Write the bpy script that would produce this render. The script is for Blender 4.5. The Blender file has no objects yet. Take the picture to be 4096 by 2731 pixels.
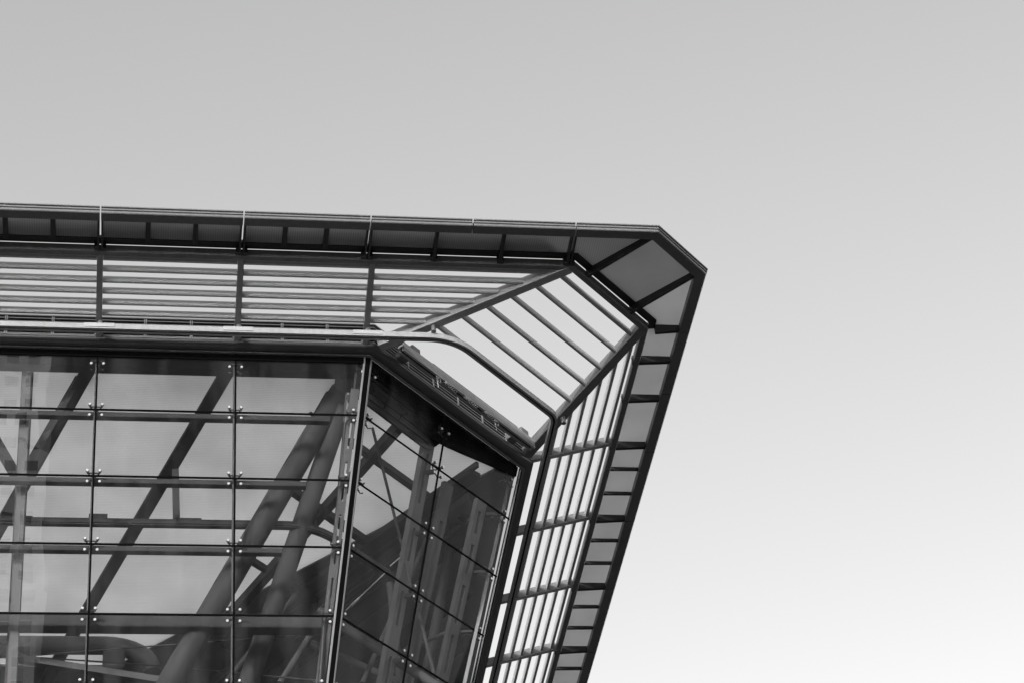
import bpy, math, random
from mathutils import Vector, Matrix
random.seed(7)
sc = bpy.context.scene
COL = sc.collection

# ------------------------------------------------------------------ camera
CAM = Vector((0, 0, 1.6))
F_PX = 85 / 36 * 4096
PITCH, ROLL, YAW = 0.6943202, -0.10174433, 0.1995716
cp, sp, cy_, sy_ = math.cos(PITCH), math.sin(PITCH), math.cos(YAW), math.sin(YAW)
_f = Vector((sy_ * cp, cy_ * cp, sp)); _r = Vector((cy_, -sy_, 0)); _u = _r.cross(_f)
cr, sr = math.cos(ROLL), math.sin(ROLL)
RIGHT, UP, FWD = _r * cr + _u * sr, -_r * sr + _u * cr, _f
cam_data = bpy.data.cameras.new('camera')
cam_data.sensor_width = 36; cam_data.lens = 85; cam_data.clip_end = 6000; cam_data.clip_start = 0.1
cam = bpy.data.objects.new('camera', cam_data); COL.objects.link(cam)
cam.matrix_world = Matrix(((RIGHT.x, UP.x, -FWD.x, CAM.x), (RIGHT.y, UP.y, -FWD.y, CAM.y),
                           (RIGHT.z, UP.z, -FWD.z, CAM.z), (0, 0, 0, 1)))
sc.camera = cam

# ------------------------------------------------------------------ sky, sun, exposure
SUN_DIR = Vector((-0.42, -0.90, 0.17)).normalized()          # towards the sun
SUN_EL = math.asin(SUN_DIR.z); SUN_AZ = math.atan2(SUN_DIR.x, SUN_DIR.y)
world = bpy.data.worlds.new("World"); sc.world = world; world.use_nodes = True
nt = world.node_tree; nt.nodes.clear()
out = nt.nodes.new('ShaderNodeOutputWorld'); bg = nt.nodes.new('ShaderNodeBackground')
sky = nt.nodes.new('ShaderNodeTexSky'); sky.sky_type = 'NISHITA'; sky.sun_disc = False
sky.sun_elevation = SUN_EL; sky.sun_rotation = SUN_AZ
sky.air_density = 1.0; sky.dust_density = 0.3; sky.ozone_density = 1.0
# black-and-white film behind a red filter: the sky is read through its red channel
bw = nt.nodes.new('ShaderNodeSeparateColor')
nt.links.new(sky.outputs[0], bw.inputs[0]); gm_ = nt.nodes.new('ShaderNodeMath'); gm_.operation = 'POWER'; gm_.inputs[1].default_value = 1.0
nt.links.new(bw.outputs[0], gm_.inputs[0]); nt.links.new(gm_.outputs[0], bg.inputs[0])
bg.inputs[1].default_value = 0.15
nt.links.new(bg.outputs[0], out.inputs[0])
sun_d = bpy.data.lights.new('sun', 'SUN'); sun_d.energy = 0.8; sun_d.angle = math.radians(5); sun_d.color = (1, 1, 1)
sun = bpy.data.objects.new('sun', sun_d); COL.objects.link(sun)
sun.rotation_euler = SUN_DIR.to_track_quat('Z', 'Y').to_euler()
sc.view_settings.view_transform = 'Standard'; sc.view_settings.look = 'None'
sc.view_settings.exposure = 2.32; sc.view_settings.gamma = 1.0; sc.view_settings.use_curve_mapping = False
try:
    sc.cycles.transparent_max_bounces = 24; sc.cycles.max_bounces = 10
except Exception: pass

# ------------------------------------------------------------------ helpers
def tag(o, label=None, cat=None, group=None, kind=None):
    for k, v in (('label', label), ('category', cat), ('group', group), ('kind', kind)):
        if v: o[k] = v
    return o
def empty(name, loc, label=None, cat=None, group=None):
    o = bpy.data.objects.new(name, None); COL.objects.link(o); o.location = loc
    return tag(o, label, cat, group)
def V(*a): return Vector(a)
class MB:
    def __init__(s): s.v = []; s.f = []
    def hull(s, rings, caps=True, closed=True):
        n = len(rings[0]); b = len(s.v)
        for r in rings: s.v += [tuple(p) for p in r]
        for i in range(len(rings) - 1):
            for j in range(n if closed else n - 1):
                k = (j + 1) % n
                s.f.append((b + i * n + j, b + i * n + k, b + (i + 1) * n + k, b + (i + 1) * n + j))
        if caps:
            s.f.append(tuple(b + j for j in range(n))[::-1])
            s.f.append(tuple(b + (len(rings) - 1) * n + j for j in range(n)))
        return s
    def box(s, lo, hi):
        x0, y0, z0 = lo; x1, y1, z1 = hi
        return s.hull([[(x0, y0, z0), (x1, y0, z0), (x1, y1, z0), (x0, y1, z0)], [(x0, y0, z1), (x1, y0, z1), (x1, y1, z1), (x0, y1, z1)]])
    def bar(s, a, b, w, h, up=None, w2=None, h2=None):
        a, b = Vector(a), Vector(b); d = (b - a).normalized()
        u = Vector(up) if up else V(0, 0, 1)
        if abs(d.dot(u)) > .99: u = V(0, 1, 0)
        sx = d.cross(u).normalized(); uz = sx.cross(d)
        w2 = w if w2 is None else w2; h2 = h if h2 is None else h2
        r = []
        for p, ww, hh in ((a, w, h), (b, w2, h2)):
            r.append([p + sx * (i * ww / 2) + uz * (j * hh / 2) for i, j in ((-1, -1), (1, -1), (1, 1), (-1, 1))])
        return s.hull(r)
    def tube(s, pts, r, n=12, r2=None, caps=True):
        pts = [Vector(p) for p in pts]; rings = []; prev = None
        for i, p in enumerate(pts):
            d = (pts[min(i + 1, len(pts) - 1)] - pts[max(i - 1, 0)]).normalized()
            if prev is None:
                u = V(0, 0, 1) if abs(d.z) < .9 else V(0, 1, 0)
                prev = d.cross(u).normalized()
            sx = (prev - d * prev.dot(d)).normalized(); prev = sx; uy = d.cross(sx)
            rr = r if r2 is None else r + (r2 - r) * i / (len(pts) - 1)
            rings.append([p + sx * (math.cos(6.28319 * k / n) * rr) + uy * (math.sin(6.28319 * k / n) * rr) for k in range(n)])
        return s.hull(rings, caps)
    def build(s, name, mat, parent=None, smooth=False, bevel=0, **kw):
        me = bpy.data.meshes.new(name); me.from_pydata(s.v, [], s.f); me.validate()
        import bmesh
        bm = bmesh.new(); bm.from_mesh(me); bmesh.ops.recalc_face_normals(bm, faces=bm.faces); bm.to_mesh(me); bm.free()
        me.materials.append(mat)
        if smooth:
            for p in me.polygons: p.use_smooth = True
            try: me.set_sharp_from_angle(angle=math.radians(38))
            except Exception: pass
        o = bpy.data.objects.new(name, me); COL.objects.link(o)
        if parent is not None: parent_to(o, parent)
        if bevel:
            m = o.modifiers.new('bevel', 'BEVEL'); m.width = bevel; m.segments = 2; m.limit_method = 'ANGLE'; m.harden_normals = False
        return tag(o, **kw) if kw else o
def origin(o):
    p = Vector((0, 0, 0))
    while o is not None: p = p + o.location; o = o.parent
    return p
def parent_to(o, p):
    o.parent = p; o.location = -origin(p) + o.location if o.type == 'MESH' and not o.get('_inst') else o.location
def inst(src, name, parent, mat4):
    o = bpy.data.objects.new(name, src); COL.objects.link(o); o.parent = parent
    o.matrix_basis = Matrix.Translation(-origin(parent)) @ mat4
    return o

# ------------------------------------------------------------------ materials (all greys: the photograph is black and white)
def paint(name, v, rough=.5, var=.12, metal=0.0, scale=3.0, bump=.0, streak=0.0):
    m = bpy.data.materials.new(name); m.use_nodes = True; t = m.node_tree; b = t.nodes['Principled BSDF']
    tc = t.nodes.new('ShaderNodeTexCoord')
    n = t.nodes.new('ShaderNodeTexNoise'); n.inputs['Scale'].default_value = scale; n.inputs['Detail'].default_value = 8; n.inputs['Roughness'].default_value = .65
    t.links.new(tc.outputs['Object'], n.inputs['Vector'])
    cr_ = t.nodes.new('ShaderNodeValToRGB'); e = cr_.color_ramp.elements
    e[0].position = .3; e[1].position = .72
    lo, hi = v * (1 - var), v * (1 + var)
    e[0].color = (lo, lo, lo, 1); e[1].color = (hi, hi, hi, 1)
    t.links.new(n.outputs['Fac'], cr_.inputs[0])
    last = cr_.outputs[0]
    if streak:
        mp = t.nodes.new('ShaderNodeMapping'); mp.inputs['Scale'].default_value = (9, 9, .8)
        n2 = t.nodes.new('ShaderNodeTexNoise'); n2.inputs['Scale'].default_value = 2.2; n2.inputs['Detail'].default_value = 6
        t.links.new(tc.outputs['Object'], mp.inputs[0]); t.links.new(mp.outputs[0], n2.inputs['Vector'])
        r2 = t.nodes.new('ShaderNodeValToRGB'); r2.color_ramp.elements[0].position = .35; r2.color_ramp.elements[1].position = .55
        r2.color_ramp.elements[0].color = (1 - streak,) * 3 + (1,); r2.color_ramp.elements[1].color = (1, 1, 1, 1)
        t.links.new(n2.outputs['Fac'], r2.inputs[0])
        mx = t.nodes.new('ShaderNodeMix'); mx.data_type = 'RGBA'; mx.blend_type = 'MULTIPLY'; mx.inputs[0].default_value = 1
        t.links.new(last, mx.inputs[6]); t.links.new(r2.outputs[0], mx.inputs[7]); last = mx.outputs[2]
    t.links.new(last, b.inputs['Base Color'])
    b.inputs['Roughness'].default_value = rough
    if rough > .9: b.inputs['Specular IOR Level'].default_value = 0
    b.inputs['Metallic'].default_value = metal
    if bump:
        bp = t.nodes.new('ShaderNodeBump'); bp.inputs['Strength'].default_value = bump; bp.inputs['Distance'].default_value = .01
        n3 = t.nodes.new('ShaderNodeTexNoise'); n3.inputs['Scale'].default_value = 14; n3.inputs['Detail'].default_value = 4
        t.links.new(tc.outputs['Object'], n3.inputs['Vector']); t.links.new(n3.outputs['Fac'], bp.inputs['Height']); t.links.new(bp.outputs[0], b.inputs['Normal'])
    return m
def glass(name, tint, refl, dirt=.02):
    m = bpy.data.materials.new(name); m.use_nodes = True; t = m.node_tree; t.nodes.clear()
    o = t.nodes.new('ShaderNodeOutputMaterial'); mx = t.nodes.new('ShaderNodeMixShader')
    tr = t.nodes.new('ShaderNodeBsdfTransparent'); tr.inputs[0].default_value = (tint,) * 3 + (1,)
    gl = t.nodes.new('ShaderNodeBsdfGlossy'); gl.inputs['Roughness'].default_value = .0; gl.inputs[0].default_value = (.95, .95, .95, 1)
    lw = t.nodes.new('ShaderNodeLayerWeight'); lw.inputs[0].default_value = .5
    pw = t.nodes.new('ShaderNodeMath'); pw.operation = 'POWER'; pw.inputs[1].default_value = 5
    ma = t.nodes.new('ShaderNodeMath'); ma.operation = 'MULTIPLY_ADD'; ma.inputs[1].default_value = .7; ma.inputs[2].default_value = refl
    t.links.new(lw.outputs['Facing'], pw.inputs[0]); t.links.new(pw.outputs[0], ma.inputs[0]); t.links.new(ma.outputs[0], mx.inputs[0])
    # slight waviness of real panes
    tc = t.nodes.new('ShaderNodeTexCoord'); n = t.nodes.new('ShaderNodeTexNoise'); n.inputs['Scale'].default_value = .6; n.inputs['Detail'].default_value = 1
    bp = t.nodes.new('ShaderNodeBump'); bp.inputs['Strength'].default_value = .05; bp.inputs['Distance'].default_value = .04
    t.links.new(tc.outputs['Object'], n.inputs['Vector']); t.links.new(n.outputs['Fac'], bp.inputs['Height']); t.links.new(bp.outputs[0], gl.inputs['Normal'])
    # dust and dried rain marks on the pane
    mp = t.nodes.new('ShaderNodeMapping'); mp.inputs['Rotation'].default_value = (0, .9, 0); mp.inputs['Scale'].default_value = (2.2, 1, .35)
    n2 = t.nodes.new('ShaderNodeTexNoise'); n2.inputs['Scale'].default_value = 1.1; n2.inputs['Detail'].default_value = 7; n2.inputs['Roughness'].default_value = .62
    rp_ = t.nodes.new('ShaderNodeValToRGB'); rp_.color_ramp.elements[0].position = .42; rp_.color_ramp.elements[1].position = .8
    rp_.color_ramp.elements[0].color = (.001,) * 3 + (1,); rp_.color_ramp.elements[1].color = (dirt,) * 3 + (1,)
    df = t.nodes.new('ShaderNodeBsdfDiffuse'); df.inputs[0].default_value = (.7, .7, .7, 1); m2 = t.nodes.new('ShaderNodeMixShader')
    t.links.new(tc.outputs['Object'], mp.inputs[0]); t.links.new(mp.outputs[0], n2.inputs['Vector']); t.links.new(n2.outputs['Fac'], rp_.inputs[0])
    t.links.new(tr.outputs[0], mx.inputs[1]); t.links.new(gl.outputs[0], mx.inputs[2])
    t.links.new(rp_.outputs[0], m2.inputs[0]); t.links.new(mx.outputs[0], m2.inputs[1]); t.links.new(df.outputs[0], m2.inputs[2]); t.links.new(m2.outputs[0], o.inputs[0])
    return m
def deck(name, v, trans, rot, pitch=.045, amp=.45):
    """perforated corrugated sheet that lets some daylight through"""
    m = bpy.data.materials.new(name); m.use_nodes = True; t = m.node_tree; t.nodes.clear()
    o = t.nodes.new('ShaderNodeOutputMaterial'); mx = t.nodes.new('ShaderNodeMixShader'); mx.inputs[0].default_value = trans
    df = t.nodes.new('ShaderNodeBsdfDiffuse'); tl = t.nodes.new('ShaderNodeBsdfTranslucent')
    tc = t.nodes.new('ShaderNodeTexCoord'); mp = t.nodes.new('ShaderNodeMapping'); mp.inputs['Rotation'].default_value = (0, 0, rot)
    w = t.nodes.new('ShaderNodeTexWave'); w.wave_type = 'BANDS'; w.bands_direction = 'X'; w.inputs['Scale'].default_value = 2 * math.pi / 20 / pitch
    n = t.nodes.new('ShaderNodeTexNoise'); n.inputs['Scale'].default_value = .9; n.inputs['Detail'].default_value = 5
    t.links.new(tc.outputs['Object'], mp.inputs[0]); t.links.new(mp.outputs[0], w.inputs['Vector']); t.links.new(tc.outputs['Object'], n.inputs['Vector'])
    a = t.nodes.new('ShaderNodeMath'); a.operation = 'MULTIPLY_ADD'; a.inputs[1].default_value = amp; a.inputs[2].default_value = 1 - amp / 2
    b = t.nodes.new('ShaderNodeMath'); b.operation = 'MULTIPLY_ADD'; b.inputs[1].default_value = .35; b.inputs[2].default_value = .82
    c = t.nodes.new('ShaderNodeMath'); c.operation = 'MULTIPLY'; d = t.nodes.new('ShaderNodeMath'); d.operation = 'MULTIPLY'; d.inputs[1].default_value = v
    t.links.new(w.outputs['Fac'], a.inputs[0]); t.links.new(n.outputs['Fac'], b.inputs[0]); t.links.new(a.outputs[0], c.inputs[0]); t.links.new(b.outputs[0], c.inputs[1]); t.links.new(c.outputs[0], d.inputs[0])
    t.links.new(d.outputs[0], df.inputs[0]); t.links.new(d.outputs[0], tl.inputs[0])
    t.links.new(df.outputs[0], mx.inputs[1]); t.links.new(tl.outputs[0], mx.inputs[2]); t.links.new(mx.outputs[0], o.inputs[0])
    return m
M = dict(
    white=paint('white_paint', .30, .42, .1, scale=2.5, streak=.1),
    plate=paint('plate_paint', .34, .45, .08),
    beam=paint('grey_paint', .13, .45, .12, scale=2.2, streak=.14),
    fascia=paint('fascia_paint', .12, .4, .1, scale=1.4, streak=.1),
    blade=paint('louvre_paint', .36, .5, .04, scale=1.5),
    dark=paint('dark_paint', .018, .5, .2),
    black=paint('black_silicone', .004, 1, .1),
    gutter=paint('gutter_metal', .13, .32, .12, metal=.55, scale=1.8),
    alu=paint('aluminium', .13, .5, .08),
    grille=paint('grille_metal', .2, .45, .1),
    steel=paint('interior_steel', .038, .8, .12, scale=1.2, streak=.08),
    steel_l=paint('interior_light_steel', .075, .5, .1, scale=1.5),
    bolt=paint('bolt_steel', .34, .4, .03),
    arm=paint('spider_steel', .015, .5, .1),
    wall=paint('interior_wall', .15, .7, .15, scale=.6, streak=.12),
    ground=paint('paving', .04, .8, .25, scale=.15),
    tower=paint('tower_render', .88, .7, .05, scale=.05),
    tglass=paint('tower_window', .03, .2, .2, scale=.3),
    brick=paint('dark_block', .05, .6, .2, scale=.1),
    cable=paint('cable_rubber', .10, .5, .2),
    rope=paint('pale_rope', .28, .6, .2),
    glass=glass('glass', .90, .075), glassc=glass('low_reflection_glass', .80, .006),  # chamfer panes: reflection and tint lowered to dim the mirrored sky
    deckf=deck('deck_front', .46, .5, 0, .04, .25), decks=deck('deck_side', .68, .62, math.pi / 2, .03, .12), deckc=deck('deck_corner', .52, .55, 0.35, .03, .15),
    ceil=deck('ceiling_deck', .88, .78, math.pi / 2, .05, .16),
)

# ------------------------------------------------------------------ the three-sided plan: front wall (runs along X), 45 degree chamfer, side wall (runs along Y)
# a ring is (y of the front line, x-y of the chamfer line, x of the side line)
S2 = math.sqrt(2)
WALL = (32.918, -28.864, 7.272)                      # top of the glass, z 29.17
INNER = (31.115, -23.656, 9.03)                      # bottom inner edge of the ring beam, z 29.70
FASC = (30.29, -21.50, 9.735)                        # inner edge of the fascia, z 29.74
def ringt(t): return (31.115 + 1.717 * t, -23.656 - 5.02 * t, 9.03 - 1.76 * t), 29.70 - .50 * t
def off(r, o): return (r[0] - o, r[1] + S2 * o, r[2] + o)
def st(r, s, o=0, z=0):
    y, c, x = off(r, o)
    if s == 'L': return V(c + y, y, z)
    if s == 'R': return V(x, x - c, z)
    k, a = s
    if k == 'f': return V(a, y, z)
    if k == 's': return V(x, a, z)
    L, R = V(c + y, y, z), V(x, x - c, z)
    return L + (R - L) * a
def sweep(mb, r, prof, stations, caps=True):
    return mb.hull([[st(r, s, o, z) for o, z in prof] for s in stations], caps)
X0, Y1 = -7.9, 50.5
FB = [-0.70 + 2.4 * k for k in (-3, -2, -1, 0, 1)] + [3.97]              # cross beams of the front (x)
SB = [36.05 + 2.4 * k for k in range(7)]                           # cross beams of the side (y)

B = empty('glass_building', (3, 38, 0), 'glazed steel building corner with a wide louvred canopy, chamfered glass corner and dark outer fascia', 'building')

# ---- ring beam
prof = [(0, 29.70), (.10, 29.70), (.115, 29.715), (.115, 29.845), (.10, 29.86), (0, 29.86)]
sweep(MB(), INNER, prof, [('f', X0), 'L', 'R', ('s', Y1)]).build('ring_beam', M['beam'], B, bevel=0)
# dark angle that closes the soffit towards the ring beam
def seg_build(name, mat, base, prof, a, b, parent=B, bevel=0, **k):
    return sweep(MB(), base, prof, [a] + ([] if a[0] == b[0] else ['L', 'R']) + [b]).build(name, mat, parent, bevel=bevel, **k)
bar_prof = [(.135, 29.845), (.27, 29.86), (.27, 29.93), (.135, 29.93)]
sweep(MB(), INNER, bar_prof, [('f', X0), 'L', 'R', ('s', 32.80)]).build('closer_angle', M['dark'], B)
# ---- fascia in segments, with open joints
g = .012
fx = [X0 + .0, -5.5, -3.1, -0.70, 1.70, 3.86, 5.62, 7.42]
fs = [32.74, 34.53, 36.32, 38.6, 41.0, 43.4, 45.8, 48.2, Y1]
fprof = [(0, 29.74), (.185, 29.742), (.20, 29.752), (.20, 29.768), (.192, 29.772), (.192, 29.80), (.215, 29.805), (.215, 29.825), (.205, 29.83), (.205, 29.845), (.235, 29.85), (.235, 29.872), (0, 29.872)]
for i in range(len(fx) - 1):
    sweep(MB(), FASC, fprof, [('f', fx[i] + g), ('f', fx[i + 1] - g)]).build('fascia_segment', M['fascia'], B)
sweep(MB(), FASC, fprof, [('f', fx[-1] + g), 'L', 'R', ('s', fs[0] - g)]).build('fascia_segment', M['fascia'], B, label='angled fascia segment that wraps the chamfered corner')
for i in range(len(fs) - 1):
    sweep(MB(), FASC, fprof, [('s', fs[i] + g), ('s', fs[i + 1] - g)]).build('fascia_segment', M['fascia'], B)
# ---- soffit deck panels
DZ = 29.875
def deckpanel(pts, mat):
    b = [V(p[0], p[1], DZ) for p in pts]; t = [p + V(0, 0, .02) for p in b]
    MB().hull([b, t]).build('soffit_panel', mat, B)
yi, yo = INNER[0] - .26, FASC[0] - .12
xi, xo = INNER[2] + .125, FASC[2] + .12
ribs_f = [-7.1, -6.3, -5.5, -4.7, -3.9, -3.1, -2.28, -1.49, -0.70, .10, .90, 1.70, 2.42, 3.13, 3.86, 5.03, 6.2, 7.42]
major_f = {-5.5, -3.1, -.70, 1.70, 3.86, 7.42}
for a, b in zip([X0] + ribs_f[:-1], ribs_f):
    deckpanel([(a + g, yo), (b - g, yo), (b - g, yi), (a + g, yi)], M['deckf'])
RY1, RY2 = 33.62, 34.75
ribs_s = [32.74, RY1, RY2, 36.2, 37.0, 37.8, 38.6, 39.4, 40.2, 41.0, 41.8, 42.6, 43.4, 44.2, 45.0, 45.8, 46.6, 47.4, 48.2, 49.0, 49.8]
major_s = {32.74, RY1, RY2, 36.2, 38.6, 41.0, 43.4, 45.8, 48.2}
for a, b in zip(ribs_s[:-1], ribs_s[1:]):
    deckpanel([(xi, a + g), (xo, a + g), (xo, b - g), (xi, b - g)], M['decks'])
ILi, IRi = st(INNER, 'L', .26), st(INNER, 'R', .26)
FLi, FRi = st(FASC, 'L', .12), st(FASC, 'R', .12)
cL, cR = st(FASC, 'L'), st(FASC, 'R')
dn = V(-1, 1, 0) / S2
c_in = off(INNER, .26)[1]
def hit(p):   # go inwards at right angles to the chamfer until the ring beam
    k = ((p.x - p.y) - c_in) / S2
    return p + dn * k
hL, hR = hit(cL + V(.0, 0, 0)), hit(cR)
deckpanel([(7.42 + g, yo), FLi[:2], hL[:2], ILi[:2], (7.42 + g, yi)], M['deckf'])
deckpanel([FLi[:2], FRi[:2], hR[:2], hL[:2]], M['deckc'])
deckpanel([FRi[:2], (xo, 32.74 - g), (IRi.x - .03, 32.74 - g), IRi[:2], hR[:2]], M['decks'])
# unseen board added over the inner front deck to shade the translucent sheet
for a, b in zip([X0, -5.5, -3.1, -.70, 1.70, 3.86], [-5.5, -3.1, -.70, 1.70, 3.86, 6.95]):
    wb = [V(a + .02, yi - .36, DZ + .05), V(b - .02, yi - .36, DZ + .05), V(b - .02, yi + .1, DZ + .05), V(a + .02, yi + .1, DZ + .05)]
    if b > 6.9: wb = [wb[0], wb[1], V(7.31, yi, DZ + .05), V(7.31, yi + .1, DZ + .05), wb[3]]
    MB().hull([wb, [p + V(0, 0, .05) for p in wb]]).build('deck_shade_board', M['dark'], B)

# ---- ribs under the soffit
def rib(pi, po, along, major, w=.05, gap=.0):
    """pi inner end, po outer end (xy); along = unit vector across the rib"""
    pi, po, along = Vector(pi), Vector(po), Vector(along)
    zi = 29.70 if major else 29.80
    zo = 29.755 if major else 29.81
    mb = MB()
    sides = (-1, 1) if gap else (0,)
    for sd in sides:
        a = along * (sd * (gap / 2 + w / 2))
        q = along * (w / 2)
        r0 = [V(*(pi + a - q)[:2], zi), V(*(pi + a + q)[:2], zi), V(*(pi + a + q)[:2], DZ - .002), V(*(pi + a - q)[:2], DZ - .002)]
        r1 = [V(*(po + a - q)[:2], zo), V(*(po + a + q)[:2], zo), V(*(po + a + q)[:2], DZ - .002), V(*(po + a - q)[:2], DZ - .002)]
        mb.hull([r0, r1])
    return mb.build('soffit_rib', M['dark'], B)
for x in ribs_f:
    if x in major_f:
        rib((x, yi + .14, 0), (x, FASC[0] + .004, 0), (1, 0, 0), True, .03, .034)
        mb = MB(); mb.box((x - .10, INNER[0] - .19, 29.705), (x - .013, INNER[0] - .118, 29.85)); mb.box((x + .013, INNER[0] - .19, 29.705), (x + .10, INNER[0] - .118, 29.85))
        mb.build('rib_bracket', M['dark'], B)
    elif x in (5.03, 6.2):
        rib((x, yi + .14, 0), (x, FASC[0] + .004, 0), (1, 0, 0), True, .05)
        MB().box((x - .06, INNER[0] - .18, 29.705), (x + .06, INNER[0] - .118, 29.84)).build('rib_bracket', M['dark'], B)
    else:
        rib((x, yi + .02, 0), (x, FASC[0] + .004, 0), (1, 0, 0), False, .085)
for y in ribs_s:
    if y in major_s:
        rib((max(xi - .14, IRi.x + .0 if y < 33 else 0), y, 0), (FASC[2] - .004, y, 0), (0, 1, 0), True, .03, .022)
    else:
        rib((xi - .02, y, 0), (FASC[2] - .004, y, 0), (0, 1, 0), False, .045)
for p, h in ((cL, hL), (cR, hR)):
    rib(h + dn * .14, p + dn * .01, (1 / S2, 1 / S2, 0), True, .05)

# ---- louvred slope: cross beams, hips, blades
def pt_ring(t, s, dz=0, o=0):
    r, z = ringt(t); return st(r, s, o, z + dz)
def sloped(a, b, w, h, name, mat, smooth=False):
    a, b = Vector(a) + V(0, 0, h / 2), Vector(b) + V(0, 0, h / 2)
    return MB().bar(a, b, w, h).build(name, mat, B, bevel=.008)
for x in FB:
    sloped(pt_ring(-.0, ('f', x)), pt_ring(.97, ('f', x)), .105, .11, 'cross_beam', M['beam'])
for y in SB:
    sloped(pt_ring(0, ('s', y)) , pt_ring(.97, ('s', y)), .09, .18, 'cross_beam', M['beam'])
sloped(pt_ring(0.0, 'L'), pt_ring(.98, 'L'), .18, .20, 'hip_beam', M['white'])  # left hip's lighter paint stands in for the stronger light on its face
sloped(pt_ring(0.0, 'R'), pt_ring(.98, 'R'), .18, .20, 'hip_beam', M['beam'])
TK = [.068 + .1264 * k for k in range(6)]
def blade(t, sa, sb):
    r, z = ringt(t); z += .045
    # aerofoil: flat bottom, bulged outer face, lip leaning in
    pr = [(-.017, z), (.028, z - .003), (.042, z + .012), (.046, z + .04), (.042, z + .085), (.027, z + .12), (.005, z + .138), (-.026, z + .132)]
    return sweep(MB(), r, pr, [sa, sb]).build('louvre_blade', M['blade'], B, smooth=True)
def fst(s, d):
    return (s[0], s[1] + d)
for k, t in enumerate(TK):
    e = .055
    xs = FB
    for a, b in zip(xs[:-1], xs[1:]): blade(t, ('f', a + e), ('f', b - e))
    Lx = pt_ring(t, 'L').x
    Ry = pt_ring(t, 'R').y
    if k < 6: blade(t, ('f', xs[-1] + e), ('f', Lx - .13))
    r, z = ringt(t); W = (st(r, 'R') - st(r, 'L')).length
    blade(t, ('c', .09 / W), ('c', 1 - .09 / W))
    if Ry < SB[0] - .1: blade(t, ('s', Ry + .10), ('s', SB[0] - .04))
    for a, b in zip(SB[:-1], SB[1:]): blade(t, ('s', a + .042), ('s', b - .042))

# ---- maintenance rail ring that hangs under the beams
def fillet(pts, rad, n=10):
    res = [pts[0]]
    for i in range(1, len(pts) - 1):
        p, a, b = pts[i], (pts[i - 1] - pts[i]).normalized(), (pts[i + 1] - pts[i]).normalized()
        ang = a.angle(b); rr = rad[i - 1]; tl = rr / math.tan(ang / 2)
        c = p + (a + b).normalized() * (rr / math.sin(ang / 2))
        s, e = p + a * tl - c, p + b * tl - c
        for k in range(n + 1):
            q = s.lerp(e, k / n); res.append(c + q.normalized() * rr)
    return res + [pts[-1]]
def sweep_path(mb, pts, prof, caps=True):
    rings = []
    for i, p in enumerate(pts):
        d0 = (pts[i] - pts[i - 1]).normalized() if i else None
        d1 = (pts[i + 1] - pts[i]).normalized() if i < len(pts) - 1 else None
        d = ((d0 or d1) + (d1 or d0)).normalized(); k = 1 / max(.3, (d0 or d1).dot(d))
        n = V(d.y, -d.x, 0)
        rings.append([V(p.x, p.y, 0) + n * (o * k) + V(0, 0, z) for o, z in prof])
    return mb.hull(rings, caps)
RAIL = (32.418, -26.907, 7.66); RZ = 29.15
path = fillet([V(X0, RAIL[0], 0), st(RAIL, 'L'), st(RAIL, 'R'), V(RAIL[2], Y1, 0)], [1.15, .42])
hw = .062
rp = [(hw, RZ - .02), (hw, RZ + .09), (-hw, RZ + .09), (-hw, RZ - .02), (-.018, RZ - .02), (-.018, RZ + .05), (.018, RZ + .05), (.018, RZ - .02)]
sweep_path(MB(), path, rp).build('maintenance_rail', M['white'], B, smooth=True)
sweep_path(MB(), path, [(.0175, RZ + .01), (.0175, RZ + .049), (-.0175, RZ + .049), (-.0175, RZ + .01)]).build('rail_slot_liner', M['black'], B)
def post(x, y, z0, z1, r=.045):
    p = MB().tube([(x, y, z0), (x, y, z1)], r, 16).build('hanger_post', M['beam'], B, smooth=True); return p
for x in FB:
    t = (RAIL[0] - 31.115) / 1.717; z1 = 29.70 - .5 * t + .02
    o = post(x + .02, RAIL[0], RZ + .110, z1)
    MB().box((x - .11, RAIL[0] - .05, RZ + .092), (x + .13, RAIL[0] + .06, RZ + .108)).build('foot_plate', M['plate'], o)
    MB().box((x - .25, RAIL[0] - hw - .014, RZ + .008), (x + .27, RAIL[0] - hw - .001, RZ + .094)).build('splice_plate', M['plate'], o)
for s, t in (('L', .70), ('R', .66)):
    p = pt_ring(t, s)
    o = post(p.x, p.y, RZ + .077, p.z + .02)
# ---- crane rail along the chamfer, just outside the grille
CR = (0, -28.12, 0); CZ = 29.10
a0 = V(4.60, 4.60 + 28.12, 0); a1 = V(7.36, 7.36 + 28.12, 0)
cp_ = [(.065, CZ), (.065, CZ + .19), (-.065, CZ + .19), (-.065, CZ), (-.022, CZ), (-.022, CZ + .1), (.022, CZ + .1), (.022, CZ)]
cr_o = sweep_path(MB(), [a0, a1], cp_).build('crane_rail', M['white'], B)
sweep_path(MB(), [a0 + V(.02, .02, 0), a1 - V(.02, .02, 0)], [(.0215, CZ + .03), (.0215, CZ + .099), (-.0215, CZ + .099), (-.0215, CZ + .03)]).build('rail_slot_liner', M['black'], cr_o)
sweep_path(MB(), [a0 + V(.62, .62, 0), a1 - V(.35, .35, 0)], [(.045, CZ + .191), (.045, CZ + .235), (.03, CZ + .235), (.03, CZ + .191)]).build('stiffener_flange', M['beam'], cr_o)
for u in (.10, .93):
    q = a0.lerp(a1, u)
    MB().bar(q + V(.16, -.16, CZ + .252) - V(.12, -.12, 0), q + V(-.35, .35, CZ + .252), .22, .11).build('rail_bracket', M['beam'], B, bevel=.012)

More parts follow.
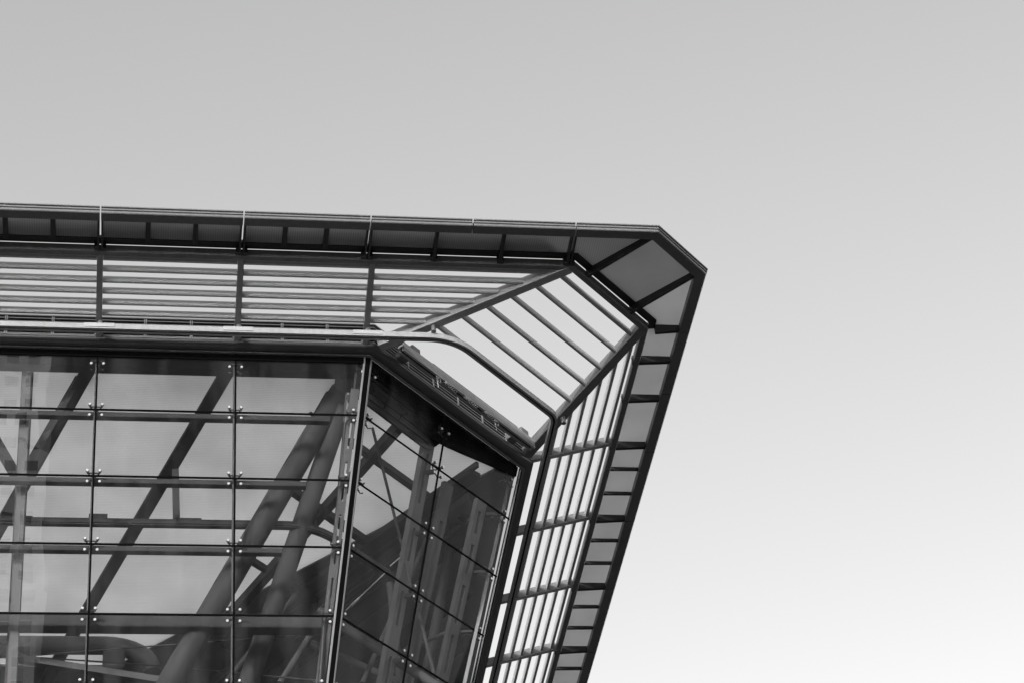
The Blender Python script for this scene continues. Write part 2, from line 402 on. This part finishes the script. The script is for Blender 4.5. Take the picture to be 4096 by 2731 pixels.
# ---- ventilation grille between gutter and roof edge
GR = off(WALL, .20)
Z0, Z1 = 29.27, 29.66
def ringbar(name, mat, base, o0, o1, z0, z1, parent=B, stations=None):
    return sweep(MB(), base, [(o0, z0), (o1, z0), (o1, z1), (o0, z1)], stations or [('f', X0), 'L', 'R', ('s', Y1)]).build(name, mat, parent)
backing = ringbar('grille_backing', M['black'], GR, -.10, -.06, Z0 - .03, Z1)
for k in range(6):
    z = Z0 + .012 + k * (Z1 - Z0 - .05) / 5
    ringbar('grille_bar', M['grille'], GR, -.03, .0, z, z + .013, backing)
ringbar('grille_bar', M['grille'], GR, -.06, .006, Z0 - .02, Z0 - .004, backing)
ringbar('grille_cap', M['beam'], GR, -.12, .03, Z1 + .002, Z1 + .03, B)
for sidek in range(-5, 7):
    for dx in (-.0,):
        x = -0.70 + .8 * sidek
        if x > 3.9: continue
        for h in (-.022, .008):
            MB().box((x + h, GR[0] - .012, Z0 - .02), (x + h + .018, GR[0] + .05, Z1)).build('grille_post', M['grille'], backing)
for u in (.045, .20, .355, .51, .665, .82, .955):
    p = st(GR, ('c', u)); nrm = V(1, -1, 0) / S2; al = V(1, 1, 0) / S2
    MB().bar(p + nrm * .004 + V(0, 0, Z0 - .02), p + nrm * .004 + V(0, 0, Z1), .03, .02, up=nrm).build('grille_post', M['grille'], backing)
for x in FB:
    MB().box((x - .075, GR[0] - .03, Z0 - .01), (x + .075, GR[0] + .03, Z0 + .19)).build('beam_bearing', M['fascia'], B)

# ---- half round gutter
gp = []
for k in range(15):
    a = math.pi * (k / 14) - math.pi * .5
    gp.append((.02 + .085 * math.cos(a) + .0, 29.245 + .085 * math.sin(a)))
gp += [(-.12, 29.33), (-.12, 29.16)]
sweep(MB(), off(WALL, .09), gp, [('f', X0), 'L', 'R', ('s', Y1)]).build('gutter', M['gutter'], B, smooth=True)
# light head trim and black head joint above the glass
sweep(MB(), off(WALL, .0), [(-.02, 29.12), (.03, 29.12), (.03, 29.15), (-.02, 29.15)], [('f', X0), 'L', 'R', ('s', Y1)]).build('head_trim', M['grille'], B)

# ------------------------------------------------------------------ glass walls, leaning outwards
LEAN = .2595; E = .1244; TOPZ = 29.17
ROWS = [29.12, 28.03, 26.83, 25.63, 24.43, 23.23, 22.03, 20.83]
def fw(x, z, o=0):        # point on the front wall, o metres outwards
    n = V(0, -1, -LEAN).normalized()
    return V(x, 32.918 + LEAN * (TOPZ - z), z) + n * o
def cL_(z): return V(4.054 - E * (TOPZ - z), 32.918 + LEAN * (TOPZ - z), z)
def cR_(z): return V(7.272 - LEAN * (TOPZ - z), 36.136 + E * (TOPZ - z), z)
CN = (cR_(28) - cL_(28)).cross(cL_(29) - cL_(28)).normalized()
if CN.x < 0: CN = -CN
def cw(u, z, o=0): return cL_(z).lerp(cR_(z), u) + CN * o
def sw(y, z, o=0): return V(7.272 - LEAN * (TOPZ - z), y, z) + V(1, 0, -LEAN).normalized() * o
G = .016; TH = .02
def pane(p, nrm, mat='glass'):
    """p: 4 corners; shrunk by the joint"""
    c = sum(p, V(0, 0, 0)) / 4
    q = []
    for i in range(4):
        a, b = (p[i - 1] - p[i]).normalized(), (p[(i + 1) % 4] - p[i]).normalized()
        q.append(p[i] + (a + b) * G)
    q = [v - nrm * random.uniform(0, .005) for v in q]
    o = MB().hull([[v for v in q], [v - nrm * TH for v in q]]).build('glass_pane', M[mat], B)
    return o
COLX = [-5.509, -3.109, -.709, 1.691]
FN = V(0, -1, -LEAN).normalized(); SN = V(1, 0, -LEAN).normalized()
for z1, z0 in zip(ROWS[:-1], ROWS[1:]):
    for i, x in enumerate(COLX):
        if i < 3: pane([fw(x, z0), fw(COLX[i + 1], z0), fw(COLX[i + 1], z1), fw(x, z1)], FN)
        else: pane([fw(x, z0), cL_(z0) - V(.075, 0, 0), cL_(z1) - V(.075, 0, 0), fw(x, z1)], FN)
    pane([cw(.016, z0), cw(.5, z0), cw(.5, z1), cw(.016, z1)], CN, 'glassc')
    pane([cw(.5, z0), cw(.985, z0), cw(.985, z1), cw(.5, z1)], CN, 'glassc')
    for k in range(5):
        ya, yb = SB[k], SB[k + 1]
        if k == 0: pane([cR_(z0) + V(0, .07, 0), sw(yb, z0), sw(yb, z1), cR_(z1) + V(0, .07, 0)], SN)
        else: pane([sw(ya, z0), sw(yb, z0), sw(yb, z1), sw(ya, z1)], SN)
# black silicone joints
JW = .032
for x in COLX[1:]:
    MB().bar(fw(x, 20.6, -.008), fw(x, 29.12, -.008), JW, .022, up=FN).build('silicone_joint', M['black'], B)
for z in ROWS[1:-1]:
    MB().bar(fw(X0, z, -.008), fw(cL_(z).x - .05, z, -.008), .020, .034).build('silicone_joint', M['black'], B)
    MB().bar(cw(.01, z, -.008), cw(.99, z, -.008), .020, .03).build('silicone_joint', M['black'], B)
MB().bar(cw(.5, 20.6, -.008), cw(.5, 29.1, -.008), JW, .022, up=CN).build('silicone_joint', M['black'], B)
# corner posts: black joint between two aluminium edges
def quadbar(name, mat, f0, f1, z0=20.6, z1=29.13, th=.03, nrm=None):
    r = []
    for z in (z0, z1):
        a, b = f0(z), f1(z); n = nrm
        r.append([a, b, b - n * th, a - n * th])
    return MB().hull(r).build(name, mat, B)
cpn = (FN + CN).normalized()
quadbar('corner_post', M['black'], lambda z: cL_(z) + V(-.055, 0, 0) + FN * .004, lambda z: cw(.0105, z, .004), th=.06, nrm=cpn)
quadbar('corner_edge_trim', M['alu'], lambda z: cL_(z) + V(-.09, 0, 0) + FN * .012, lambda z: cL_(z) + V(-.056, 0, 0) + FN * .012, th=.03, nrm=FN)
quadbar('corner_edge_trim', M['alu'], lambda z: cw(.011, z, .012), lambda z: cw(.0185, z, .012), th=.03, nrm=CN)
quadbar('corner_post', M['black'], lambda z: cw(.992, z, .006), lambda z: cR_(z) + V(0, .06, 0) + SN * .004, th=.05, nrm=(CN + SN).normalized())
quadbar('corner_edge_trim', M['alu'], lambda z: cw(.988, z, .012), lambda z: cw(.990, z, .012), th=.03, nrm=CN)
# grey glass fins behind the mullion joints
for x in COLX[1:]:
    MB().bar(fw(x - .022, 20.6, -.16), fw(x - .022, 29.0, -.16), .03, .10, up=FN).build('mullion_fin', M['steel_l'], B)

MB().bar(fw(X0, 29.06, .006), fw(cL_(29.06).x - .09, 29.06, .006), .012, .13).build('head_joint', M['black'], B)
# spider fittings: four clamped discs on arms
def spider_parts():
    disc = MB(); n = 14
    d0 = [V(.0185 * math.cos(6.2832 * k / n), .0185 * math.sin(6.2832 * k / n), .006) for k in range(n)]
    d1 = [V(.024 * math.cos(6.2832 * k / n), .024 * math.sin(6.2832 * k / n), 0) for k in range(n)]
    disc.hull([d1, d0]); ring = MB()
    r0 = [V(.029 * math.cos(6.2832 * k / n), .029 * math.sin(6.2832 * k / n), -.022) for k in range(n)]
    r1 = [V(.029 * math.cos(6.2832 * k / n), .029 * math.sin(6.2832 * k / n), -.045) for k in range(n)]
    ring.hull([r1, r0])
    def me(mb, nm, mat):
        m = bpy.data.meshes.new(nm); m.from_pydata(mb.v, [], mb.f); m.materials.append(M[mat]); return m
    arm = MB(); 
    for sx in (-1, 1):
        for sy in (-1, 1):
            arm.tube([(sx * .105, sy * .10, -.045), (sx * .10, sy * .09, -.11), (0, 0, -.14)], .013, 6)
    arm.tube([(-.115, .075, -.075), (.115, .075, -.075)], .014, 6)
    arm.tube([(0, 0, -.10), (0, 0, -.30)], .028, 8)
    return me(disc, 'bolt_disc', 'bolt'), me(ring, 'clamp_ring', 'arm'), me(arm, 'spider_arm', 'arm')
DISC, CLAMP, ARM = spider_parts()
def spider(p, xdir, nrm, quad=((-1, -1), (1, -1), (-1, 1), (1, 1))):
    xd = xdir.normalized(); yd = nrm.cross(xd).normalized()
    m = Matrix(((xd.x, yd.x, nrm.x, p.x), (xd.y, yd.y, nrm.y, p.y), (xd.z, yd.z, nrm.z, p.z), (0, 0, 0, 1)))
    a = inst(ARM, 'spider_fitting', B, m)
    for sx, sy in quad:
        for me, nm in ((DISC, 'bolt_disc'), (CLAMP, 'clamp_ring')):
            o = bpy.data.objects.new(nm, me); COL.objects.link(o); o.parent = a; o.location = (sx * .105, sy * .10, 0)
for z in ROWS[1:-1]:
    for x in COLX[1:]: spider(fw(x, z, .004), V(1, 0, 0), FN)
    spider(cw(.5, z, .004), V(1, 1, 0), CN)
    # half spiders beside the corners
    spider(fw(cL_(z).x - .17, z, .004), V(1, 0, 0), FN, ((.15, -1), (.15, 1)))
    spider(cw(.045, z, .004), V(1, 1, 0), CN, ((-.3, -1), (-.3, 1)))
    spider(cw(.948, z, .004), V(1, 1, 0), CN, ((.3, -1), (.3, 1)))
for x in COLX[1:]: spider(fw(x, 28.88, .004), V(1, 0, 0), FN, ((-1, 0), (1, 0)))
spider(fw(3.93, 28.85, .004), V(1, 0, 0), FN, ((0, 0),)); spider(cw(.05, 28.85, .004), V(1, 1, 0), CN, ((0, 0),)); spider(cw(.5, 28.80, .004), V(1, 1, 0), CN, ((-1, 0), (1, 0)));  spider(cw(.95, 28.8, .004), V(1, 1, 0), CN, ((0, 0),))

# ------------------------------------------------------------------ inside
def px(x, y):
    return RIGHT * ((x - 2048) / F_PX) + UP * (-(y - 1365.5) / F_PX) + FWD
def atZ(x, y, z): r = px(x, y); return CAM + r * ((z - CAM.z) / r.z)
def atY(x, y, Y): r = px(x, y); return CAM + r * ((Y - CAM.y) / r.y)
CZL = 29.30
# roof deck: translucent part in front of the diagonal line, solid part behind it
P1 = atZ(1325, 2224, CZL - .1); DIAG = P1.x + P1.y
def ceil_panel(pts, mat, name, z):
    b = [V(p[0], p[1], z) for p in pts]; MB().hull([b, [p + V(0, 0, .06) for p in b]]).build(name, mat, B)
yb = atZ(400, 2652, CZL).y
ys = 33.2
n_strip = 0
# strips of deck 2.4 m wide along the front
xs_ = [-7.9, -5.5, -3.1, -.7, 1.7, 4.1, 6.9]
ceil_panel([(-7.9, 33.1), (4.3, 33.1), (7.15, 35.95), (DIAG - yb, yb), (-7.9, yb)], M['ceil'], 'roof_deck', CZL)
ceil_panel([(7.17, 35.97), (7.3, 56), (-7.9, 56), (-7.9, yb + .1), (DIAG - yb - .1, yb + .1)], M['wall'], 'roof_soffit_board', CZL - .02)
# header beam behind the top of the glass
MB().bar(fw(X0, 29.07, -.38), fw(4.0, 29.07, -.38), .2, .34, up=(0, 0, 1)).build('header_beam', M['steel'], B)
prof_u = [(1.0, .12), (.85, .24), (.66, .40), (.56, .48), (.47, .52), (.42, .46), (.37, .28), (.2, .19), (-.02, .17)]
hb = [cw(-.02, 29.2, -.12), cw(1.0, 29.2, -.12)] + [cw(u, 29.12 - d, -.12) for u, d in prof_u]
MB().hull([hb, [p - CN * .05 for p in hb]]).build('dark_reflection_plate', M['black'], B)  # black plate shaped like the dark soffit reflection in the corner glass
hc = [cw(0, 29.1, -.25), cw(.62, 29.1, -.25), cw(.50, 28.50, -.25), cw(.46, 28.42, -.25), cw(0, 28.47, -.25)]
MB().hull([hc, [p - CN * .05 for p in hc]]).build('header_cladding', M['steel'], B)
for k in range(3):
    MB().bar(cw(.01, 28.58 + .13 * k, -.235), cw(.46 + .03 * k, 28.54 + .13 * k, -.235), .012, .01).build('cladding_seam', M['dark'], B)
MB().tube([cw(.06, 28.83, -.1), cw(.2, 28.80, -.1), cw(.34, 28.80, -.1), cw(.45, 28.72, -.1)], .012, 6).build('conduit', M['black'], B)
MB().tube([cw(.17, 28.84, -.1), cw(.15, 28.5, -.12)], .010, 6).build('conduit', M['black'], B)
MB().tube([cw(.27, 28.80, -.1), cw(.285, 28.68, -.1), cw(.25, 28.6, -.1), cw(.245, 28.48, -.1)], .006, 6).build('conduit', M['black'], B)
# transom tubes behind every horizontal joint, stopped by the raking column
for i, z in enumerate(ROWS[1:-1]):
    xe = 3.35 - (.42 * i)
    if z > 24.6 or z < 24: MB().bar(fw(-7.9, z - .02, -.24), fw(xe, z - .02, -.24), .12, .10).build('transom_tube', M['steel'], B)
    else:
        MB().bar(fw(-7.9, z - .02, -.42), fw(3.2, z - .02, -.42), .25, .28).build('transom_beam', M['steel'], B, bevel=.02)
# rafters under the deck (box sections with a lower flange)
def rafter(a, b, w=.16, h=.24, name='rafter', mat='steel', fl=True):
    a, b = Vector(a), Vector(b)
    o = MB().bar(a, b, w * .5, h).build(name, M[mat], B)
    if fl:
        d = V(0, 0, h / 2)
        MB().bar(a - d, b - d, w, .025).build('rafter_flange', M[mat], o)
    return o
Zr = 29.12
for pa, pb in (((905, 1478), (170, 2731)), ((352, 1465), (-150, 2360))):
    rafter(atZ(*pa, Zr), atZ(*pb, Zr), .25, .2)
# left truss: vertical chord with V braces
MB().bar(fw(-1.93, 29.0, -.5), fw(-1.93, 20.6, -.5), .16, .16, up=FN).build('truss_chord', M['steel_l'], B, bevel=.01)
MB().bar(fw(-1.93, 29.0, -.75), fw(-1.98, 20.6, -.75), .2, .12, up=FN).build('truss_chord', M['steel'], B)
MB().bar(fw(-2.75, 28.3, -.8), fw(-1.95, 26.95, -.8), .14, .14).build('truss_brace', M['steel'], B)
MB().bar(atY(352, 1470, 33.9), atY(95, 1915, 34.3), .2, .16).build('truss_brace', M['steel'], B)
# raking columns that meet at the corner node
def taper(a, b, r0, r1, name, mat='steel', n=20):
    return MB().tube([a, b], r0, n, r1).build(name, M[mat], B, smooth=True)
N0 = atY(1385, 1500, 33.9)
rc = taper(atY(1398, 1500, 34.0), atY(638, 2800, 34.9), .19, .205, 'raking_column')
taper(atY(1366, 1630, 34.1), atY(968, 2800, 35.6), .175, .175, 'raking_column')
MB().bar(atY(1356, 1500, 34.1), atY(635, 2731, 35.0), .05, .10).build('column_edge_plate', M['dark'], B)
# node casting: rounded plate and clevis
c0 = atY(1400, 1520, 33.75)
rings = []
for k in range(24):
    a = 6.2832 * k / 24
    rings.append(c0 + V(math.cos(a) * .27, 0, math.sin(a) * .30))
MB().hull([rings, [p + V(0, .1, .02) for p in rings]]).build('node_plate', M['steel'], B)
cl = MB().tube([atY(1398, 1575, 33.6), atY(1385, 1690, 33.75)], .075, 14, .06).build('clevis', M['steel_l'], B, smooth=True)
MB().tube([atY(1398, 1588, 33.45), atY(1398, 1588, 33.56)], .06, 18).build('clevis_pin', M['steel_l'], cl)
taper(atY(1381, 1690, 33.75), atY(1318, 2380, 34.3), .035, .035, 'tension_rod', 'dark')
taper(atY(1300, 2460, 34.3), atY(1280, 2731, 34.5), .04, .04, 'tension_rod', 'dark')
# slotted post beside the corner
def slotted(a, b, w, d, slots, name='slotted_post', mat='steel_l', up=FN, slot_w=.035):
    """two flanges joined by cross pieces, so that the slots are open"""
    a, b = Vector(a), Vector(b); ax = (b - a); L = ax.length; ax.normalize(); sx = ax.cross(up).normalized()
    mb = MB(); hw_ = (w - slot_w) / 2
    for s in (-1, 1): mb.bar(a + sx * (s * (slot_w / 2 + hw_ / 2)), b + sx * (s * (slot_w / 2 + hw_ / 2)), hw_, d, up=up)
    for u0, u1 in slots: mb.bar(a + ax * (L * u0), a + ax * (L * u1), slot_w, d * .96, up=up)
    return mb.build(name, M[mat], B)
gaps = [(0, .05), (.14, .17), (.26, .29), (.40, .43), (.55, .58), (.70, .74), (.86, .9)]
slotted(fw(cL_(28.6).x - .17, 28.6, -.22), fw(cL_(20.6).x - .19, 20.6, -.22), .15, .08, gaps)
slotted(cw(.49, 28.7, -.35), cw(.47, 20.6, -.42), .26, .12, [(0, .04), (.16, .22), (.3, .37), (.45, .52), (.62, .7), (.8, .9)], up=CN, slot_w=.07)
slotted(cw(.86, 28.2, -.30), cw(.83, 20.6, -.30), .27, .1, [(0, .03), (.09, .12), (.2, .23), (.33, .36), (.46, .5), (.6, .64), (.78, .82)], up=CN, slot_w=.09)
slotted(cw(.71, 28.3, -.6), cw(.68, 20.6, -.6), .24, .1, [(0, .1), (.9, 1)], up=CN, slot_w=.1)
# small bracket plates between posts and joints
for z in ROWS[1:-1]:
    MB().bar(cw(.5, z, -.3), cw(.5, z - .02, -.12), .07, .07).build('post_bracket', M['arm'], B)
    MB().bar(cw(.90, z - .03, -.26), cw(.93, z, -.1), .06, .05).build('post_bracket', M['arm'], B)
# cross members of the roof inside the chamfer
def zb(x0, y0, x1, y1, w, h=.2, z=29.14, name='roof_beam', mat='steel', z1=None):
    a, b = atZ(x0, y0, z), atZ(x1, y1, z1 or z)
    return MB().bar(a, b, w, h).build(name, M[mat], B)
zb(1398, 1762, 1745, 2010, .12, .14, z=29.18)
zb(1240, 1650, 1900, 2110, .05, .05, z=29.24, mat='dark')
zb(1140, 1940, 1480, 2175, .14, .16, z=29.2)
zb(1003, 2238, 1420, 2500, .10, .14, z=29.2)
zb(1665, 1625, 905, 2480, .16, .2)
zb(900, 2560, 1910, 1855, .07, .12, z=29.2, mat='dark')
zb(905, 2585, 1900, 1890, .30, .12, z=29.12)
zb(860, 2731, 1890, 1990, .22, .18, z=29.1, mat='wall')
for k, (a, b) in enumerate((((1060, 2731), (1900, 2105)), ((1300, 2790), (1880, 2345)), ((1520, 2800), (1840, 2570)), ((1180, 2560), (1890, 2070)), ((1330, 2420), (1640, 2190)))):
    zb(*a, *b, .20 if k < 3 else .07, .30 if k < 3 else .06, z=28.95, mat='steel' if k < 3 else 'steel_l')
    if k < 3: zb(a[0], a[1] - 26, b[0], b[1] - 22, .05, .1, z=29.12, mat='dark')
# truss diagonals in the depth of the chamfer bay
for (a, b, r, y, mat) in (((1270, 2440), (1820, 2790), .09, 35.6, 'steel'), ((1820, 2100), (1700, 2731), .10, 38.2, 'steel'), ((1560, 2330), (1600, 2731), .07, 37.0, 'steel'),
                     ((1650, 2590), (1800, 2520), .035, 36.5, 'steel_l'), ((1490, 1710), (1625, 2250), .028, 35.0, 'steel'), ((1625, 2250), (1660, 2420), .018, 35.2, 'steel_l'),
                     ((1675, 2450), (1735, 2690), .035, 36.0, 'steel_l'), ((1240, 2570), (1760, 2800), .07, 37.5, 'steel'), ((1450, 2731), (1710, 2150), .05, 36.6, 'steel'), ((1120, 2731), (1330, 2400), .06, 37.6, 'steel_l'), ((900, 2731), (1180, 2380), .05, 38.6, 'steel')):
    MB().tube([atY(*a, y), atY(*b, y + .3)], r, 12).build('truss_diagonal', M[mat], B, smooth=True)
taper(atY(1383, 2440, 34.9), atY(1545, 2285, 34.9), .012, .012, 'bright_tie_rod', 'bolt')
taper(atY(1405, 2420, 34.9), atY(1436, 2390, 34.9), .022, .022, 'turnbuckle', 'bolt')
taper(atY(1560, 2262, 34.9), atY(1600, 2228, 34.9), .012, .012, 'bright_tie_rod', 'bolt')
MB().tube([atY(60, 2625, 35.5), atY(700, 2575, 35.5), atY(1240, 2535, 35.5)], .014, 8).build('tie_cable', M['steel'], B)
MB().tube([atY(60, 2622, 35.5), atY(560, 2655, 35.5), atY(1300, 2722, 35.5)], .014, 8).build('tie_cable', M['steel'], B)
MB().bar(atY(70, 2632, 35.3), atY(760, 2740, 35.3), .12, .12).build('inclined_strut', M['steel_l'], B)
for x in (35, 105):
    MB().bar(atY(x - 38, 2622, 35.4), atY(x + 38, 2622, 35.4), .05, .06).build('cable_clevis', M['steel'], B)
# inner maintenance rail with a curved end
ip = [atY(-60, 2082, 34.6), atY(700, 2092, 34.6), atY(1150, 2100, 34.6), atY(1215, 2103, 34.6), atY(1265, 2118, 34.75), atY(1310, 2140, 35.0), atY(1350, 2165, 35.3), atY(1420, 2212, 35.8)]
zz = ip[1].z
ip = [V(p.x, p.y, 0) for p in ip]
zz2 = atY(700, 2092, 34.6).z
yy = atZ(700, 2092, zz2).y
pth = fillet([V(-7.9, yy, 0), V(atZ(1255, 2105, zz2).x, yy, 0), V(atZ(1255, 2105, zz2).x + 2.2, yy + 2.2, 0)], [1.3])
q = [(.05, zz2 - .07), (.05, zz2 + .06), (-.05, zz2 + .06), (-.05, zz2 - .07)]
ir = sweep_path(MB(), pth, q).build('inner_rail', M['steel'], B, smooth=True)
sweep_path(MB(), pth, [(.052, zz2 - .055), (.052, zz2 - .035), (.046, zz2 - .035), (.046, zz2 - .055)]).build('rail_slot_liner', M['black'], ir)
for x, w, h in ((65, .28, .10), (392, .16, .17), (760, .2, .11), (1050, .16, .18)):
    p = atZ(x, 2085, zz2); MB().box((p.x - w, yy - .066, zz2 - .03), (p.x + w, yy - .052, zz2 - .03 + h)).build('splice_plate', M['steel'], ir)
MB().bar(V(atZ(707, 2060, zz2).x, yy, zz2 + .08), V(atZ(707, 2060, zz2).x - .03, yy, zz2 + 1.15), .12, .12).build('rail_hanger', M['steel'], ir)
MB().tube([V(atZ(1262, 2085, zz2).x, yy + .2, zz2 + .05), V(atZ(1262, 2085, zz2).x, yy + .2, zz2 + .7)], .055, 14).build('rail_hanger', M['steel'], ir, smooth=True)
# rounded duct near the back
dpts = fillet([atY(-60, 2576, 41.5), atY(585, 2571, 41.5), atY(610, 2760, 41.5)], [1.0]) if False else None
D0 = atY(400, 2580, 41.5)
dp = [V(-8, 41.5, D0.z), V(atY(420, 2580, 41.5).x, 41.5, D0.z)]
for k in range(1, 9):
    a = math.pi / 2 * k / 8
    dp.append(V(dp[1].x + .95 * math.sin(a), 41.5, D0.z - .62 * (1 - math.cos(a))))
dm = MB().tube(dp, .19, 16); dm.build('curved_duct', M['steel_l'], B, smooth=True)
p = atY(455, 2635, 41.4); MB().box((p.x - .22, 41.3, p.z - .25), (p.x + .22, 41.6, p.z + .2)).build('duct_damper', M['steel'], B, bevel=.04)
for k in range(5):
    ya, yb_ = 36.35 + 3 * k, 36.35 + 3 * k + 2.99
    MB().hull([[sw(ya, 20.6, -.16), sw(yb_, 20.6, -.16), sw(yb_, 20.6, -.22), sw(ya, 20.6, -.22)], [sw(ya, 29.1, -.16), sw(yb_, 29.1, -.16), sw(yb_, 29.1, -.22), sw(ya, 29.1, -.22)]]).build('side_wall_lining', M['wall'], B)
# inner back wall and the floor of the hall, far below
MB().box((-7.9, 52, 0), (6.0, 52.3, 29.2)).build('back_wall', M['wall'], B)
MB().box((-7.9, 44.6, 26.1), (5.2, 44.9, 27.9)).build('gallery_beam', M['wall'], B)
MB().box((-7.9, 35, 18.0), (4.0, 52, 18.3)).build('hall_floor', M['wall'], B)
MB().box((-8.2, 33.6, 0), (-7.9, 52, 29.2)).build('party_wall', M['wall'], B)
MB().box((-8.2, 35.2, 0), (4.3, 35.5, 20.7)).build('lower_wall', M['wall'], B)

# ------------------------------------------------------------------ things that hang on the crane rail
def rope_coil(u, kind, label):
    p = a0.lerp(a1, u) + V(.05, -.05, CZ - .02)
    e = empty('cable_coil', p, label, 'cable', 'cable ends hanging from the crane rail')
    al = V(1, 1, 0) / S2; pts = []
    for k in range(40):
        t = k / 39; pts.append(p + al * (.34 * t) + V(.02 * math.sin(k * 1.1), -.02 * math.sin(k * 1.1), -.02 - .05 * t - .018 * math.cos(k * 1.1)))
    MB().tube(pts, .007, 6).build('coiled_cable', M['rope'], e)
    MB().tube([p + al * (-.08) + V(0, 0, -.07), p + al * .04 + V(.01, -.01, -.04), p + al * .1 + V(0, 0, -.09)], .006, 6).build('cable_tail', M['rope'], e)
    MB().bar(p + al * .0 + V(0, 0, 0), p + al * .1 + V(0, 0, -.02), .02, .05).build('cable_plug', M['rope'], e)
rope_coil(.30, 0, 'upper coiled pale cable hanging under the sloping crane rail, next to the lifting eye')
rope_coil(.455, 1, 'middle coiled pale cable hanging under the sloping crane rail')
rope_coil(.60, 2, 'lowest coiled pale cable hanging under the sloping crane rail, beside the ring lug')
for u, lab in ((.262, 'upper lifting eye plate with a hole hanging under the crane rail, beside a pale strap'), (.70, 'lower lifting eye plate with a hole hanging under the crane rail')):
    p = a0.lerp(a1, u) + V(.03, -.03, CZ - .0); al = V(1, 1, 0) / S2
    e = empty('lifting_eye', p, lab, 'lifting eye', 'lifting eyes under the crane rail')
    ringp = [p + al * (.05 * math.cos(a)) + V(0, 0, -.07 + .05 * math.sin(a)) for a in [6.2832 * k / 16 for k in range(17)]]
    MB().tube(ringp, .014, 8, caps=False).build('eye_ring', M['rope'], e, smooth=True)
    MB().bar(p + V(0, 0, 0), p + V(0, 0, -.04), .09, .02, up=V(1, -1, 0)).build('eye_plate', M['rope'], e)
    s = MB().tube([p - al * .07, p - al * .05 + V(.01, -.01, -.28)], .009, 6)
    s.build('strap', M['rope'], e)

# ------------------------------------------------------------------ surroundings (behind the camera: seen as reflections in the glass)
gm = MB(); gm.hull([[V(-1500, -1500, -.3), V(1500, -1500, -.3), V(1500, 1500, -.3), V(-1500, 1500, -.3)], [V(-1500, -1500, 0), V(1500, -1500, 0), V(1500, 1500, 0), V(-1500, 1500, 0)]])
gm.build('ground', M['ground'], None, kind='structure')
T = empty('tower_block', (-27, -268, 0), 'white tower block with rows of square dark windows, reflected in the left glass panes', 'building')
MB().box((-46, -276, 0), (-11.6, -260, 96)).build('wall', M['tower'], T)
wm = MB().box((-.85, 0, -.75), (.85, .3, .75)); me = bpy.data.meshes.new('window'); me.from_pydata(wm.v, [], wm.f); me.materials.append(M['tglass'])
r = 0
for iz in range(22):
    for ix in range(6):
        o = bpy.data.objects.new('window', me); COL.objects.link(o); o.parent = T
        o.location = V(-14.7 - 3.0 * ix, -260.1, 20 + 3.35 * iz) - T.location
O2 = empty('added_dark_block', (60, -180, 0), 'long dark office block across the street, reflected dimly in the glass', 'building')
MB().box((-9, -230, 0), (150, -170, 88)).build('wall', M['brick'], O2)  # unseen block added to keep the glass reflections dark
